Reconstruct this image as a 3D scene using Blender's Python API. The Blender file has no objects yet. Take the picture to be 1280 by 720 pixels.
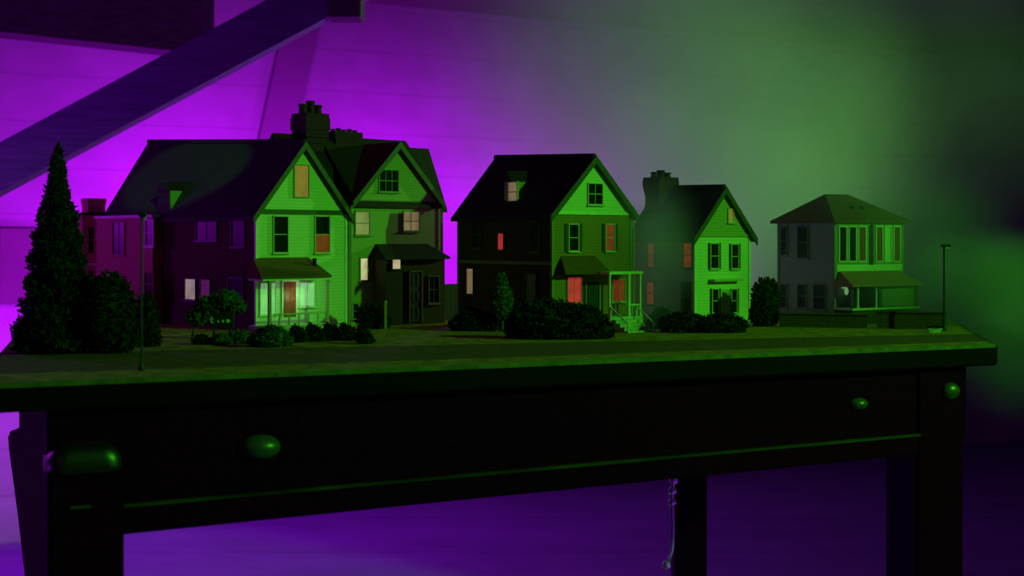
import bpy, bmesh, math, random
from mathutils import Vector, Matrix
random.seed(7)
S = bpy.context.scene
C = S.collection
# ------------------------------------------------------------------ camera
F = 1280 * 50 / 36.0
HOR = 300.0
T = 0.80                      # table top height
CZ = 0.922                    # lens height
cam_d = bpy.data.cameras.new('camera'); cam = bpy.data.objects.new('camera', cam_d); C.objects.link(cam)
cam.location = (0, 0, CZ); cam.rotation_euler = (math.pi / 2, 0, 0)
cam_d.lens = 50; cam_d.sensor_width = 36; cam_d.shift_y = -(360 - HOR) / 1280
cam_d.clip_start = 0.02
cam_d.dof.use_dof = True; cam_d.dof.focus_distance = 1.95; cam_d.dof.aperture_fstop = 9
S.camera = cam

def P(px, py, d): return Vector(((px - 640) / F * d, d, CZ + (HOR - py) / F * d))
def gnd(px, py, z=T):
    d = (CZ - z) * F / (py - HOR)
    return Vector(((px - 640) / F * d, d, z))
def zat(py, d): return CZ + (HOR - py) / F * d

# ------------------------------------------------------------------ object helpers
def link(name, bm, mat, parent=None, smooth=False, loc=None):
    me = bpy.data.meshes.new(name)
    bmesh.ops.recalc_face_normals(bm, faces=bm.faces)
    bm.to_mesh(me); bm.free()
    if smooth:
        for p in me.polygons: p.use_smooth = True
    for m in (mat if isinstance(mat, (list, tuple)) else [mat]): me.materials.append(m)
    o = bpy.data.objects.new(name, me); C.objects.link(o)
    if parent is not None: o.parent = parent
    if loc is not None: o.location = loc
    return o
def tag(o, label, cat, group=None, kind=None):
    o['label'] = label; o['category'] = cat
    if group: o['group'] = group
    if kind: o['kind'] = kind
    return o
def struct(o): o['kind'] = 'structure'; return o
def thing(name, label, cat, loc, rz=0, group=None):
    o = bpy.data.objects.new(name, None); C.objects.link(o)
    o.empty_display_size = 0.05; o.location = loc; o.rotation_euler = (0, 0, rz)
    return tag(o, label, cat, group)
def box(bm, x0, x1, y0, y1, z0, z1, bev=0):
    vs = [bm.verts.new((x, y, z)) for x in (x0, x1) for y in (y0, y1) for z in (z0, z1)]
    idx = [(0, 1, 3, 2), (4, 6, 7, 5), (0, 4, 5, 1), (2, 3, 7, 6), (0, 2, 6, 4), (1, 5, 7, 3)]
    fs = [bm.faces.new([vs[i] for i in f]) for f in idx]
    if bev:
        bmesh.ops.recalc_face_normals(bm, faces=fs)
        bmesh.ops.bevel(bm, geom=list({e for f in fs for e in f.edges}), offset=bev, segments=2, profile=0.6, affect='EDGES')
def bx(*a): bm = bmesh.new(); box(bm, *a); return bm
def prism(bm, pts, ext):                       # pts: closed list of Vectors, ext: extrusion Vector
    a = [bm.verts.new(p) for p in pts]; b = [bm.verts.new(Vector(p) + ext) for p in pts]
    bm.faces.new(a); bm.faces.new(b[::-1]); n = len(pts)
    for i in range(n): bm.faces.new((a[i], b[i], b[(i + 1) % n], a[(i + 1) % n]))
def loft(bm, A, B):
    a = [bm.verts.new(p) for p in A]; b = [bm.verts.new(p) for p in B]; n = len(A)
    bm.faces.new(a); bm.faces.new(b[::-1])
    for i in range(n): bm.faces.new((a[i], b[i], b[(i + 1) % n], a[(i + 1) % n]))
def lathe(bm, prof, cx=0, cy=0, n=16):         # prof: (r, z)
    rings = []
    for r, z in prof:
        rings.append([bm.verts.new((cx + r * math.cos(2 * math.pi * i / n), cy + r * math.sin(2 * math.pi * i / n), z)) for i in range(n)])
    for a, b in zip(rings, rings[1:]):
        for i in range(n): bm.faces.new((a[i], a[(i + 1) % n], b[(i + 1) % n], b[i]))
    bm.faces.new(rings[0][::-1]); bm.faces.new(rings[-1])
def tube(bm, pts, r0, r1=None, n=8):
    r1 = r0 if r1 is None else r1
    pts = [Vector(p) for p in pts]; rings = []
    for i, p in enumerate(pts):
        t = (pts[min(i + 1, len(pts) - 1)] - pts[max(i - 1, 0)]).normalized()
        a = t.orthogonal().normalized() if abs(t.z) > .9 else t.cross(Vector((0, 0, 1))).normalized()
        b = t.cross(a); r = r0 + (r1 - r0) * i / max(1, len(pts) - 1)
        rings.append([bm.verts.new(p + r * (a * math.cos(2 * math.pi * k / n) + b * math.sin(2 * math.pi * k / n))) for k in range(n)])
    for A, B in zip(rings, rings[1:]):
        for k in range(n): bm.faces.new((A[k], A[(k + 1) % n], B[(k + 1) % n], B[k]))
    bm.faces.new(rings[0][::-1]); bm.faces.new(rings[-1])

# ------------------------------------------------------------------ materials
def mat(name, col, rough=.7, spec=.3, tex=None, scale=40, amount=.35, bump=.0, col2=None, coords='Object', metal=0, detail=4):
    m = bpy.data.materials.new(name); m.use_nodes = True; nt = m.node_tree; N = nt.nodes; L = nt.links
    b = N['Principled BSDF']; b.inputs['Roughness'].default_value = rough; b.inputs['Metallic'].default_value = metal
    b.inputs['Specular IOR Level'].default_value = spec
    c1 = (*col, 1); c2 = (*(col2 or tuple(c * (1 - amount) for c in col)), 1)
    b.inputs['Base Color'].default_value = c1
    if tex:
        tc = N.new('ShaderNodeTexCoord'); mp = N.new('ShaderNodeMapping'); L.new(tc.outputs[coords], mp.inputs['Vector'])
        rp = N.new('ShaderNodeValToRGB'); rp.color_ramp.elements[0].color = c2; rp.color_ramp.elements[1].color = c1
        if tex == 'noise':
            t = N.new('ShaderNodeTexNoise'); t.inputs['Scale'].default_value = scale; t.inputs['Detail'].default_value = detail
            rp.color_ramp.elements[0].position = .35; rp.color_ramp.elements[1].position = .65
            L.new(mp.outputs[0], t.inputs['Vector']); out = t.outputs['Fac']
        elif tex == 'siding':                   # horizontal boards
            t = N.new('ShaderNodeTexWave'); t.wave_type = 'BANDS'; t.bands_direction = 'Z'; t.wave_profile = 'SAW'
            t.inputs['Scale'].default_value = scale; t.inputs['Distortion'].default_value = .15
            rp.color_ramp.elements[0].position = .0; rp.color_ramp.elements[1].position = .2
            L.new(mp.outputs[0], t.inputs['Vector']); out = t.outputs['Fac']
        elif tex == 'grain':
            mp.inputs['Scale'].default_value = (1, 12, 12)
            t = N.new('ShaderNodeTexNoise'); t.inputs['Scale'].default_value = scale; t.inputs['Detail'].default_value = 6
            rp.color_ramp.elements[0].position = .3; rp.color_ramp.elements[1].position = .7
            L.new(mp.outputs[0], t.inputs['Vector']); out = t.outputs['Fac']
        elif tex == 'brick':
            sx = N.new('ShaderNodeSeparateXYZ'); L.new(mp.outputs[0], sx.inputs[0])
            ad = N.new('ShaderNodeMath'); ad.operation = 'ADD'; L.new(sx.outputs[0], ad.inputs[0]); L.new(sx.outputs[1], ad.inputs[1])
            cb = N.new('ShaderNodeCombineXYZ'); L.new(ad.outputs[0], cb.inputs[0]); L.new(sx.outputs[2], cb.inputs[1])
            t = N.new('ShaderNodeTexBrick'); t.inputs['Scale'].default_value = scale
            t.inputs['Color1'].default_value = (1, 1, 1, 1); t.inputs['Color2'].default_value = (.6, .6, .6, 1); t.inputs['Mortar'].default_value = (0, 0, 0, 1)
            L.new(cb.outputs[0], t.inputs['Vector']); out = t.outputs['Color']
        L.new(out, rp.inputs['Fac']); L.new(rp.outputs[0], b.inputs['Base Color'])
        if bump:
            bp = N.new('ShaderNodeBump'); bp.inputs['Strength'].default_value = bump; bp.inputs['Distance'].default_value = .002
            L.new(out, bp.inputs['Height']); L.new(bp.outputs[0], b.inputs['Normal'])
    return m
def glow(name, col, s, base=(.1, .1, .1), scale=60):
    """lit window glass: a lamp burns behind a blotchy curtain"""
    m = mat(name, base, .3, .4); nt = m.node_tree; b = nt.nodes['Principled BSDF']
    tc = nt.nodes.new('ShaderNodeTexCoord'); t = nt.nodes.new('ShaderNodeTexNoise'); t.inputs['Scale'].default_value = scale
    nt.links.new(tc.outputs['Object'], t.inputs['Vector'])
    r = nt.nodes.new('ShaderNodeValToRGB'); r.color_ramp.elements[0].position = .3; r.color_ramp.elements[1].position = .7
    r.color_ramp.elements[0].color = (*[c * .55 for c in col], 1); r.color_ramp.elements[1].color = (*col, 1)
    nt.links.new(t.outputs['Fac'], r.inputs[0]); nt.links.new(r.outputs[0], b.inputs['Emission Color'])
    b.inputs['Emission Strength'].default_value = s
    return m
M = dict(
    pale=mat('pale clapboard paint', (.72, .72, .62), .6, .3, 'siding', 70, .35, .5),
    cream=mat('cream clapboard paint', (.55, .52, .40), .6, .3, 'siding', 75, .35, .5),
    tan=mat('tan clapboard paint', (.45, .38, .25), .65, .3, 'siding', 75, .4, .5),
    olive=mat('olive clapboard paint', (.28, .27, .18), .65, .3, 'siding', 75, .4, .5),
    murk=mat('shade-darkened brown boards', (.10, .06, .04), .65, .2, 'siding', 75, .4, .5),  # darkened brown stands in for the shadow over the lean-to
    moss=mat('mossy tan clapboard paint', (.40, .19, .10), .65, .3, 'siding', 75, .4, .5),
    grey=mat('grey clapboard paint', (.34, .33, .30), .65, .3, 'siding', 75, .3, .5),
    plum=mat('plum boards and pink-lit bay', (.55, .24, .17), .6, .3, 'siding', 75, .4, .5),
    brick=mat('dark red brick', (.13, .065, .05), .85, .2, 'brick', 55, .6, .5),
    chim=mat('dark chimney brick', (.08, .016, .07), .9, .15, 'brick', 70, .6, .6),  # brick darkened, most of all in green
    shingle=mat('shaded slate shingles', (.042, .012, .040), .75, .2, 'brick', 60, .5, .6),  # slate darkened to keep the roof slopes in shade
    shingle_lit=mat('lit slate shingles', (.045, .026, .046), .75, .25, 'brick', 60, .5, .6),  # slate kept lighter and greener so the roof's lit patch shows
    shingle2=mat('mossy brown shingles', (.22, .075, .03), .8, .25, 'brick', 60, .45, .6),
    shingle3=mat('tan porch shingles', (.55, .19, .06), .8, .25, 'brick', 60, .4, .6),
    white=mat('white trim paint', (.78, .78, .74), .5, .4, 'noise', 120, .2),
    darktrim=mat('dark trim paint', (.06, .05, .04), .5, .4, 'noise', 120, .3),
    red=mat('red door paint', (.45, .05, .04), .45, .4, 'noise', 90, .4),
    blackdoor=mat('black door paint', (.025, .025, .03), .4, .5, 'noise', 90, .4),
    glass=mat('dark window glass', (.012, .012, .014), .3, .06, 'noise', 80, .4),
    stone=mat('pale concrete', (.5, .5, .46), .8, .3, 'noise', 90, .35, .3),
    iron=mat('black iron', (.02, .02, .02), .45, .5, 'noise', 200, .4),
    bark=mat('tree bark', (.16, .12, .08), .9, .1, 'noise', 150, .5, .6),
    leaf=mat('dark evergreen foliage', (.024, .026, .014), .8, .15, 'noise', 60, .5),
    leafl=mat('mid green foliage', (.09, .13, .05), .8, .15, 'noise', 60, .5),
    lawn=mat('flocked model grass', (.50, .25, .04), .95, .1, 'noise', 55, .55, .6),
    road=mat('model asphalt', (.20, .09, .03), .9, .15, 'noise', 70, .4, .4),
    timber=mat('black stained timber', (.045, .0012, .06), .6, .02, 'grain', 30, .5, .1),
    top=mat('stained tabletop board', (.014, .004, .014), .55, .05, 'grain', 30, .4, .1),
    bolt=mat('greased steel', (.10, .10, .09), .36, .5, 'noise', 200, .3, .0, metal=.3),
    brace=mat('purple-lit brace timber', (.20, .03, .36), .85, .2, 'grain', 12, .4, .4),  # purple light on the brace is put into the timber colour
    beam=mat('sooty ceiling timber', (.12, .03, .12), .9, .2, 'grain', 8, .5, .4),
    strand=mat('glossy clear cable', (.8, .75, .95), .25, .6, 'noise', 100, .1),
    gloss=mat('varnished black timber', (.045, .0012, .06), .3, .5, 'noise', 25, .3),
    g_warm=glow('warm lit curtain', (.9, .36, .10), .22, (.3, .2, .1)),
    g_white=glow('bright lit blind', (.95, .80, .42), .55, (.5, .5, .4)),
    g_dim=glow('dim lit blind', (.75, .50, .26), .26, (.3, .3, .2)),
    g_cream=glow('cream lit blind', (.75, .62, .42), .36, (.4, .4, .3)),
    g_red=glow('red lit curtain', (1, .055, .06), .42, (.3, .03, .03)),
    g_red2=glow('dull red lit curtain', (.8, .08, .04), .17, (.25, .05, .03)),
    g_plum=glow('dim plum lit curtain', (.45, .06, .22), .13, (.1, .03, .06)),
    g_pale=glow('pale green lit porch glass', (.42, .95, .40), .35, (.5, .6, .5)),
)

M['strand'].node_tree.nodes['Principled BSDF'].inputs['Transmission Weight'].default_value = .85
# ------------------------------------------------------------------ house kit
class House:
    """local x runs along the front wall, local y runs back, the corner nearest the lens is the origin"""
    def __init__(s, px, py, th, name, label):
        s.o = gnd(px, py); s.th = math.radians(th)
        s.u = Vector((math.cos(s.th), math.sin(s.th), 0)); s.v = Vector((-math.sin(s.th), math.cos(s.th), 0))
        s.root = thing(name, label, 'house', s.o, s.th); s.sb = 0.0
    def X(s, px, y=0):             # local x on the plane y that projects to px
        k = (px - 640) / F; p = s.o + s.v * y
        return (k * p.y - p.x) / (s.u.x - k * s.u.y)
    def Y(s, px, x=0):
        k = (px - 640) / F; p = s.o + s.u * x
        return (k * p.y - p.x) / (s.v.x - k * s.v.y)
    def Z(s, py, x=0, y=0):        # local height seen at py above point x, y
        d = (s.o + s.u * x + s.v * y).y
        return zat(py, d) - T
    def part(s, name, bm, m, parent=None, label=None):
        o = link(name, bm, m, parent or s.root)
        if label: o['label'] = label
        return o
    def body(s, w, D, he, m, base=True):
        s.w, s.D, s.he = w, D, he
        bm = bmesh.new(); box(bm, 0, w, 0, D, 0, he)
        return s.part('wall', bm, m)
    def gable_roof(s, hr, m, hr2=None, ov=.007, ox=.009, th=.004, gable=None, x0=0, w=None, y0=0, D=None, he=None, name='roof', back=True, apex=.5):
        w = s.w if w is None else w; D = s.D if D is None else D; he = s.he if he is None else he; hr2 = hr2 or hr
        sl = (hr - he) / (w * apex); sr = (hr - he) / (w * (1 - apex)); xm = x0 + w * apex
        def ring(y, h):
            sl = (h - he) / (w * apex); sr = (h - he) / (w * (1 - apex))
            return [Vector(v) for v in ((x0 - ox, y, he - sl * ox + th), (xm, y, h + th), (x0 + w + ox, y, he - sr * ox + th),
                    (x0 + w + ox, y, he - sr * ox - th * .2), (xm, y, h - th * .2), (x0 - ox, y, he - sl * ox - th * .2))]
        bm = bmesh.new(); A = ring(y0 - ov, hr); B = ring(y0 + D + ov, hr2)
        va = [bm.verts.new(p) for p in A]; vb = [bm.verts.new(p) for p in B]
        for i in range(6): bm.faces.new((va[i], vb[i], vb[(i + 1) % 6], va[(i + 1) % 6]))
        for q in (va, vb): bm.faces.new((q[0], q[1], q[4], q[5])); bm.faces.new((q[1], q[2], q[3], q[4]))
        r = s.part(name, bm, m)
        if gable:
            for k, (yy, h) in enumerate(((y0 - .0012, hr), (y0 + D - .003, hr2))):
                if k and not back: continue
                bm = bmesh.new(); prism(bm, [(x0, yy, he), (x0 + w, yy, he), (xm, yy, h - th * .3)], Vector((0, .0042, 0)))
                s.part('gable', bm, gable)
        # barge boards on the front gable, each side one board
        for a, b in (((x0 - ox, he - sl * ox), (xm, hr)), ((xm, hr), (x0 + w + ox, he - sr * ox))):
            bm = bmesh.new(); y = y0 - ov - .0022
            prism(bm, [(a[0], y, a[1] - .006), (b[0], y, b[1] - .006), (b[0], y, b[1] + .0045), (a[0], y, a[1] + .0045)], Vector((0, .0022, 0)))
            s.part('barge_board', bm, M['darktrim'], r)
        return r
    def ridge(s, y0, y1, hr, hr2, x, m=None):
        bm = bmesh.new()
        loft(bm, [(x - .004, y0, hr + .002), (x + .004, y0, hr + .002), (x + .002, y0, hr + .0075), (x - .002, y0, hr + .0075)],
                 [(x - .004, y1, hr2 + .002), (x + .004, y1, hr2 + .002), (x + .002, y1, hr2 + .0075), (x - .002, y1, hr2 + .0075)])
        return s.part('ridge_cap', bm, m or M['shingle'])
    def plate(s, bm, face, a0, a1, z0, z1, off, t, base=0):
        """slab of thickness t whose back sits off above the wall plane; face 'f' front, 's' side"""
        if face == 'f': box(bm, a0, a1, base - off - t, base - off, z0, z1)
        else: box(bm, base - off - t, base - off, a0, a1, z0, z1)
    def rect(s, face, r, base=0):
        x0, y0, x1, y1 = r
        if face == 'f':
            a0, a1 = s.X(x0, base), s.X(x1, base); am = (a0 + a1) / 2
            return a0, a1, s.Z(y1, am, base), s.Z(y0, am, base)
        a1, a0 = s.Y(x0, base), s.Y(x1, base); am = (a0 + a1) / 2
        return a0, a1, s.Z(y1, base, am), s.Z(y0, base, am)
    def window(s, face, r, pane='glass', frame='white', base=0, shutters=0, bars=(1, 1), lower=None, sill=True, fw=.0016, curtain=None):
        if face == 's' and base == 0: base = s.sb
        a0, a1, z0, z1 = s.rect(face, r, base)
        bm = bmesh.new(); P_ = lambda *q: s.plate(bm, face, *q, base=base)
        P_(a0 - fw, a0, z0 - fw, z1 + fw, -.0005, .0024); P_(a1, a1 + fw, z0 - fw, z1 + fw, -.0005, .0024)
        P_(a0, a1, z1, z1 + fw, -.0005, .0028); P_(a0, a1, z0 - fw, z0, -.0005, .0024)
        for i in range(bars[0]): c = a0 + (a1 - a0) * (i + 1) / (bars[0] + 1); P_(c - .0004, c + .0004, z0, z1, .0004, .0008)
        for i in range(bars[1]): c = z0 + (z1 - z0) * (i + 1) / (bars[1] + 1); P_(a0, a1, c - .0006, c + .0006, .0004, .0009)
        wn = s.part('window', bm, M[frame])
        bm = bmesh.new(); s.plate(bm, face, a0, a1, z0 if not lower else (z0 + z1) / 2, z1, -.0003, .0008, base=base); s.part('pane', bm, M[pane], wn)
        if lower:
            bm = bmesh.new(); s.plate(bm, face, a0, a1, z0, (z0 + z1) / 2, -.0003, .0008, base=base); s.part('pane', bm, M[lower], wn, 'lower pane with a red curtain')
        if sill:
            bm = bmesh.new(); s.plate(bm, face, a0 - fw * 2, a1 + fw * 2, z0 - fw * 2, z0 - fw, -.0005, .004, base=base); s.part('sill', bm, M[frame], wn)
        if shutters:
            for (q0, q1) in ((a0 - fw - shutters, a0 - fw), (a1 + fw, a1 + fw + shutters)):
                bm = bmesh.new(); s.plate(bm, face, q0, q1, z0 - fw, z1 + fw, -.0005, .0022, base=base)
                n = 9
                for i in range(n):
                    c = z0 + (z1 - z0) * (i + .5) / n; s.plate(bm, face, q0 + shutters * .15, q1 - shutters * .15, c - .0009, c + .0004, .0016, .0007, base=base)
                s.part('shutter', bm, M['darktrim'], wn)
        return wn
    def door(s, face, r, m='red', base=0, panels=3, frame='white'):
        a0, a1, z0, z1 = s.rect(face, r, base)
        bm = bmesh.new(); s.plate(bm, face, a0, a1, z0, z1, -.0005, .0016, base=base)
        h = (z1 - z0) / panels; q = (a1 - a0) * .16
        for i in range(panels):
            for (b0, b1) in ((a0 + q, (a0 + a1) / 2 - q / 2), ((a0 + a1) / 2 + q / 2, a1 - q)):
                s.plate(bm, face, b0, b1, z0 + h * (i + .15), z0 + h * (i + .85), .0010, .0006, base=base)
        d = s.part('house_door', bm, M[m])
        bm = bmesh.new(); fw = .002
        for t in ((a0 - fw, a0, z0, z1 + fw), (a1, a1 + fw, z0, z1 + fw), (a0, a1, z1, z1 + fw)): s.plate(bm, face, *t, -.0005, .0028, base=base)
        s.part('door_frame', bm, M[frame], d)
        bm = bmesh.new(); zz = z0 + (z1 - z0) * .45
        bmesh.ops.create_icosphere(bm, subdivisions=2, radius=.0009, matrix=Matrix.Translation((a1 - q * .5, base - .0022, zz) if face == 'f' else (base - .0022, a0 + q * .5, zz)))
        s.part('door_knob', bm, M['bolt'], d)
        return d
    def band(s, name, face, a0, a1, z0, z1, m='white', t=.0022, base=0):
        bm = bmesh.new(); s.plate(bm, face, a0, a1, z0, z1, -.0005, t, base=base); return s.part(name, bm, M[m])
    def corner_boards(s, m='white', t=.003, xs=None):
        for x in (0, s.w): 
            bm = bmesh.new(); box(bm, x - (.0012 if x == 0 else t), x + (t if x == 0 else .0012), -.0014, t, 0, s.he); s.part('corner_board', bm, M[m])
        bm = bmesh.new(); box(bm, -.0014, t, s.D - t, s.D + .0012, 0, s.he); s.part('corner_board', bm, M[m])
    def chimney(s, x, y, w, d, z0, z1, flare=.35, pots=3, m='chim'):
        bm = bmesh.new(); hz = z1 - z0; cap = hz * .38
        box(bm, x - w / 2, x + w / 2, y - d / 2, y + d / 2, z0, z1 - cap)
        for k, (a, b) in enumerate(((0, .2), (.2, .45), (.45, .85), (.85, 1))):
            f = 1 + flare * (.35, .75, 1, .8)[k]
            box(bm, x - w / 2 * f, x + w / 2 * f, y - d / 2 * f, y + d / 2 * f, z1 - cap + cap * a - .0002, z1 - cap + cap * b)
        c = s.part('chimney', bm, M[m])
        for i in range(pots):
            bm = bmesh.new(); r = min(w, d) * .17 * (1 + flare)
            px_ = x + (i - (pots - 1) / 2) * w * (1 + flare * .7) / max(pots, 1); h = hz * .12 * (1 + .4 * (i % 2))
            lathe(bm, [(r, z1 - .0005), (r * .8, z1 + h * .7), (r * 1.05, z1 + h * .75), (r * 1.05, z1 + h)], px_, y, 10)
            s.part('chimney_pot', bm, M[m], c)
        return c
    def shed_roof(s, x0, x1, yb, yf, z0, z1, m, hip=.012, th=.003, name='porch_roof'):
        """lean-to roof with hipped ends; yb wall side, yf outer side (more negative)"""
        bm = bmesh.new()
        top = [(x0, yf, z0), (x1, yf, z0), (x1 - hip, yb, z1), (x0 + hip, yb, z1)]
        bot = [(x0, yf, z0 - th), (x1, yf, z0 - th), (x1, yb, z0 - th), (x0, yb, z0 - th)]
        a = [bm.verts.new(p) for p in top]; b = [bm.verts.new(p) for p in bot]
        bm.faces.new(a); bm.faces.new(b[::-1])
        for i in range(4): bm.faces.new((a[i], b[i], b[(i + 1) % 4], a[(i + 1) % 4]))
        return s.part(name, bm, M[m])
    def post(s, x, y, z0, z1, r=.002, m='white', name='porch_post'):
        bm = bmesh.new(); box(bm, x - r, x + r, y - r, y + r, z0, z1)
        box(bm, x - r * 1.5, x + r * 1.5, y - r * 1.5, y + r * 1.5, z1 - r * 1.6, z1); box(bm, x - r * 1.4, x + r * 1.4, y - r * 1.4, y + r * 1.4, z0, z0 + r * 1.8)
        return s.part(name, bm, M[m])
    def hip_roof(s, x0, x1, y0, y1, z0, rx0, rx1, ry, z1, m, th=.004, name='roof'):
        bm = bmesh.new()
        e = [bm.verts.new(p) for p in ((x0, y0, z0), (x1, y0, z0), (x1, y1, z0), (x0, y1, z0))]
        b = [bm.verts.new(p) for p in ((x0, y0, z0 - th), (x1, y0, z0 - th), (x1, y1, z0 - th), (x0, y1, z0 - th))]
        r = [bm.verts.new((rx0, ry[0], z1)), bm.verts.new((rx1, ry[1], z1))]
        bm.faces.new((e[0], e[1], r[1], r[0])) ; bm.faces.new((e[1], e[2], r[1])); bm.faces.new((e[2], e[3], r[0], r[1])); bm.faces.new((e[3], e[0], r[0]))
        for i in range(4): bm.faces.new((e[i], b[i], b[(i + 1) % 4], e[(i + 1) % 4]))
        bm.faces.new(b[::-1])
        return s.part(name, bm, M[m])

# ================================================================== house 1 (nearest, bright gable)
h = House(320, 414, 44, 'gabled_model_house', 'large pale model house with tall chimney, red front door and lit porch')
w = h.X(433); D = h.Y(134); he = h.Z(264)
h.body(w, D, he, M['pale'])
hr = h.Z(181, w / 2, 0); far = (h.o + h.u * w / 2 + h.v * D).y
hr2 = zat(180, far) - T
h.gable_roof(hr, M['shingle_lit'], hr2, gable=M['pale'])
h.ridge(-.006, D + .007, hr, hr2, w / 2)
h.corner_boards()
h.band('belt_board', 'f', -.001, w + .001, he - .003, he + .003, 'darktrim', .003)
h.band('belt_board', 's', 0, D, he - .008, he - .003, 'darktrim', .002)
# the side wall is painted dark brown-purple brick on this long side
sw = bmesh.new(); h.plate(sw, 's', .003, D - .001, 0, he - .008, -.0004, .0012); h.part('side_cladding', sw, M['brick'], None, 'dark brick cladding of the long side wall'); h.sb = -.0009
# far bay, two storeys, plum colour paints in the pink light
y0, y1 = h.Y(203), h.Y(134)
hb = h.Z(272, 0, y0)
bay = h.part('side_bay', bx(-.016, .001, y0, y1 + .004, 0, hb), M['plum'], None, 'two-storey bay, tinted plum for the pink light on it')
bm = bmesh.new(); box(bm, -.0185, .0, y0 - .002, y1 + .006, hb, hb + .004); h.part('bay_cornice', bm, M['white'], bay)
bm = bmesh.new(); box(bm, -.0175, .0, y0 - .001, y1 + .005, hb * .48, hb * .48 + .003); h.part('bay_cornice', bm, M['plum'], bay)
h.window('s', (183, 276, 192, 306), 'glass', 'white', base=-.016, bars=(0, 1), fw=.0024)
h.window('s', (142, 278, 156, 318), 'glass', 'plum', base=-.016)
h.window('s', (182, 338, 192, 372), 'glass', 'plum', base=-.016)
h.window('s', (142, 345, 156, 385), 'glass', 'plum', base=-.016)
h.window('s', (246, 274, 271, 300), 'glass', 'darktrim', bars=(1, 1))
h.window('s', (232, 349, 245, 374), 'g_cream', 'darktrim', bars=(0, 0))
h.window('s', (251, 350, 263, 374), 'g_plum', 'darktrim', bars=(0, 0))
h.window('s', (290, 276, 306, 308), 'glass', 'darktrim', bars=(0, 1))
h.window('s', (286, 348, 304, 386), 'glass', 'darktrim', bars=(0, 1))
# front windows
h.window('f', (368, 207, 385, 246), 'g_warm', 'tan', base=-.0012, bars=(0, 0), sill=False)
h.window('f', (342, 271, 359, 315), 'glass', 'cream', bars=(0, 1))
h.window('f', (394, 271, 411, 315), 'glass', 'cream', bars=(0, 1), lower='g_red2')
# dormer added on the long roof slope, pale cheek for the green-lit patch
yd = h.Y(222, w * .14); xd = .018; slope = (hr - he) / (w / 2)
bm = bmesh.new(); zt = he + .034; xo = -.002
prism(bm, [(xo, yd - .016, he + slope * xo + .003), (xo + .030, yd - .016, zt), (xo, yd - .016, zt)], Vector((0, .032, 0)))
dm = h.part('dormer', bm, M['shingle'])
bm = bmesh.new(); prism(bm, [(xo + .001, yd - .0175, he + slope * xo + .006), (xo + .027, yd - .0175, zt - .001), (xo + .001, yd - .0175, zt - .001)], Vector((0, .0017, 0)))
h.part('dormer_cheek', bm, M['olive'], dm)
bm = bmesh.new(); zr_ = he + slope * (xo + .034)
prism(bm, [(xo - .003, yd - .019, zt), (xo - .003, yd + .019, zt), (xo - .003, yd, zt + .011)], Vector((.050, 0, .004))); h.part('dormer_roof', bm, M['shingle'], dm)
# chimneys
yc = .045
zc = h.Z(131, w / 2, yc)
cw = .030
h.chimney(h.X(388, yc), yc, cw, .026, he + .03, h.Z(140, w / 2, yc), .42, 3)
# porch
pf = -.034
xa, xb = h.X(333, pf) , h.X(413, pf)
zr0, zr1 = h.Z(345, .03, pf), h.Z(322, .03, 0)
h.shed_roof(xa - .010, xb, 0, pf - .003, zr0, zr1, 'shingle2', .012)
bm = bmesh.new(); box(bm, xa - .006, xb - .003, pf - .001, -.001, zr0 - .006, zr0 - .003); h.part('porch_beam', bm, M['white'])
for px_ in (337, 409): h.post(h.X(px_, pf), pf, .008, zr0 - .006, .0019, 'tan')
bm = bmesh.new(); box(bm, xa - .006, xb - .002, pf - .002, -.001, 0, .008); h.part('porch_floor', bm, M['stone'])
h.door('f', (353, 352, 369, 396), 'red')
h.window('f', (325, 354, 344, 392), 'g_pale', 'white', bars=(0, 0))
h.window('f', (375, 354, 392, 382), 'g_pale', 'white', bars=(1, 0))
for k, q in enumerate((.2, .35, .5, .65, .8)):
    x = xa + (xb - xa) * q
    bm = bmesh.new(); box(bm, x - .0008, x + .0008, pf - .001, pf + .001, .008, .022); h.part('porch_baluster', bm, M['cream'])
bm = bmesh.new(); box(bm, xa + .012, xb - .008, pf - .0014, pf + .0014, .022, .0242); h.part('porch_handrail', bm, M['cream'])
bm = bmesh.new(); lathe(bm, [(.0026, zr0 + .004), (.0026, zr0 + .020), (.0032, zr0 + .021), (.0032, zr0 + .023)], xb - .014, pf * .5, 10); h.part('porch_chimney', bm, M['chim'])
bm = bmesh.new(); tube(bm, [(w + .003, -.003, .0), (w + .003, -.003, he)], .0016); h.part('drainpipe', bm, M['tan'])
H1 = h

# ================================================================== house 2
h = House(439, 408, 44, 'gabled_model_house', 'model house with dark hip-roofed lean-to and lit windows beside the tall chimney house')
w = h.X(549); he = h.Z(252); D = .17
h.body(w, D, he, M['tan'])  # darker tan than the first house, standing in for shade
hr = h.Z(181, w / 2, 0)
# main ridge runs along the front, the front gable crosses it
bm = bmesh.new(); mh = h.Z(176, w / 2, D / 2); s_ = (mh - he) / (D / 2); xl, xr = .006, w + .006; o_ = .006; t_ = .004
mp = [(-o_ + 0, he - s_ * o_), (D / 2, mh), (D + o_, he - s_ * o_)]
prism(bm, [(xl, y, z + t_) for y, z in mp] + [(xl, y, z - .001) for y, z in mp[::-1]], Vector((xr - xl, 0, 0)))
box_y = .040
lp = [(box_y, he + s_ * box_y), (D / 2, mh), (D - box_y, he + s_ * box_y)]
h.part('roof', bm, M['shingle'], None, 'main roof along the front')
bm = bmesh.new(); rel = h.o - H1.o; ox_, oy_ = rel.dot(H1.u), rel.dot(H1.v)
prism(bm, [(-.075 + ox_, y + oy_, z + t_ - .0003) for y, z in lp] + [(-.075 + ox_, y + oy_, z - .02) for y, z in lp[::-1]], Vector((.074, 0, 0)))
H1.part('cross_roof', bm, M['shingle'], None, 'rear cross roof behind the chimney')
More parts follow.
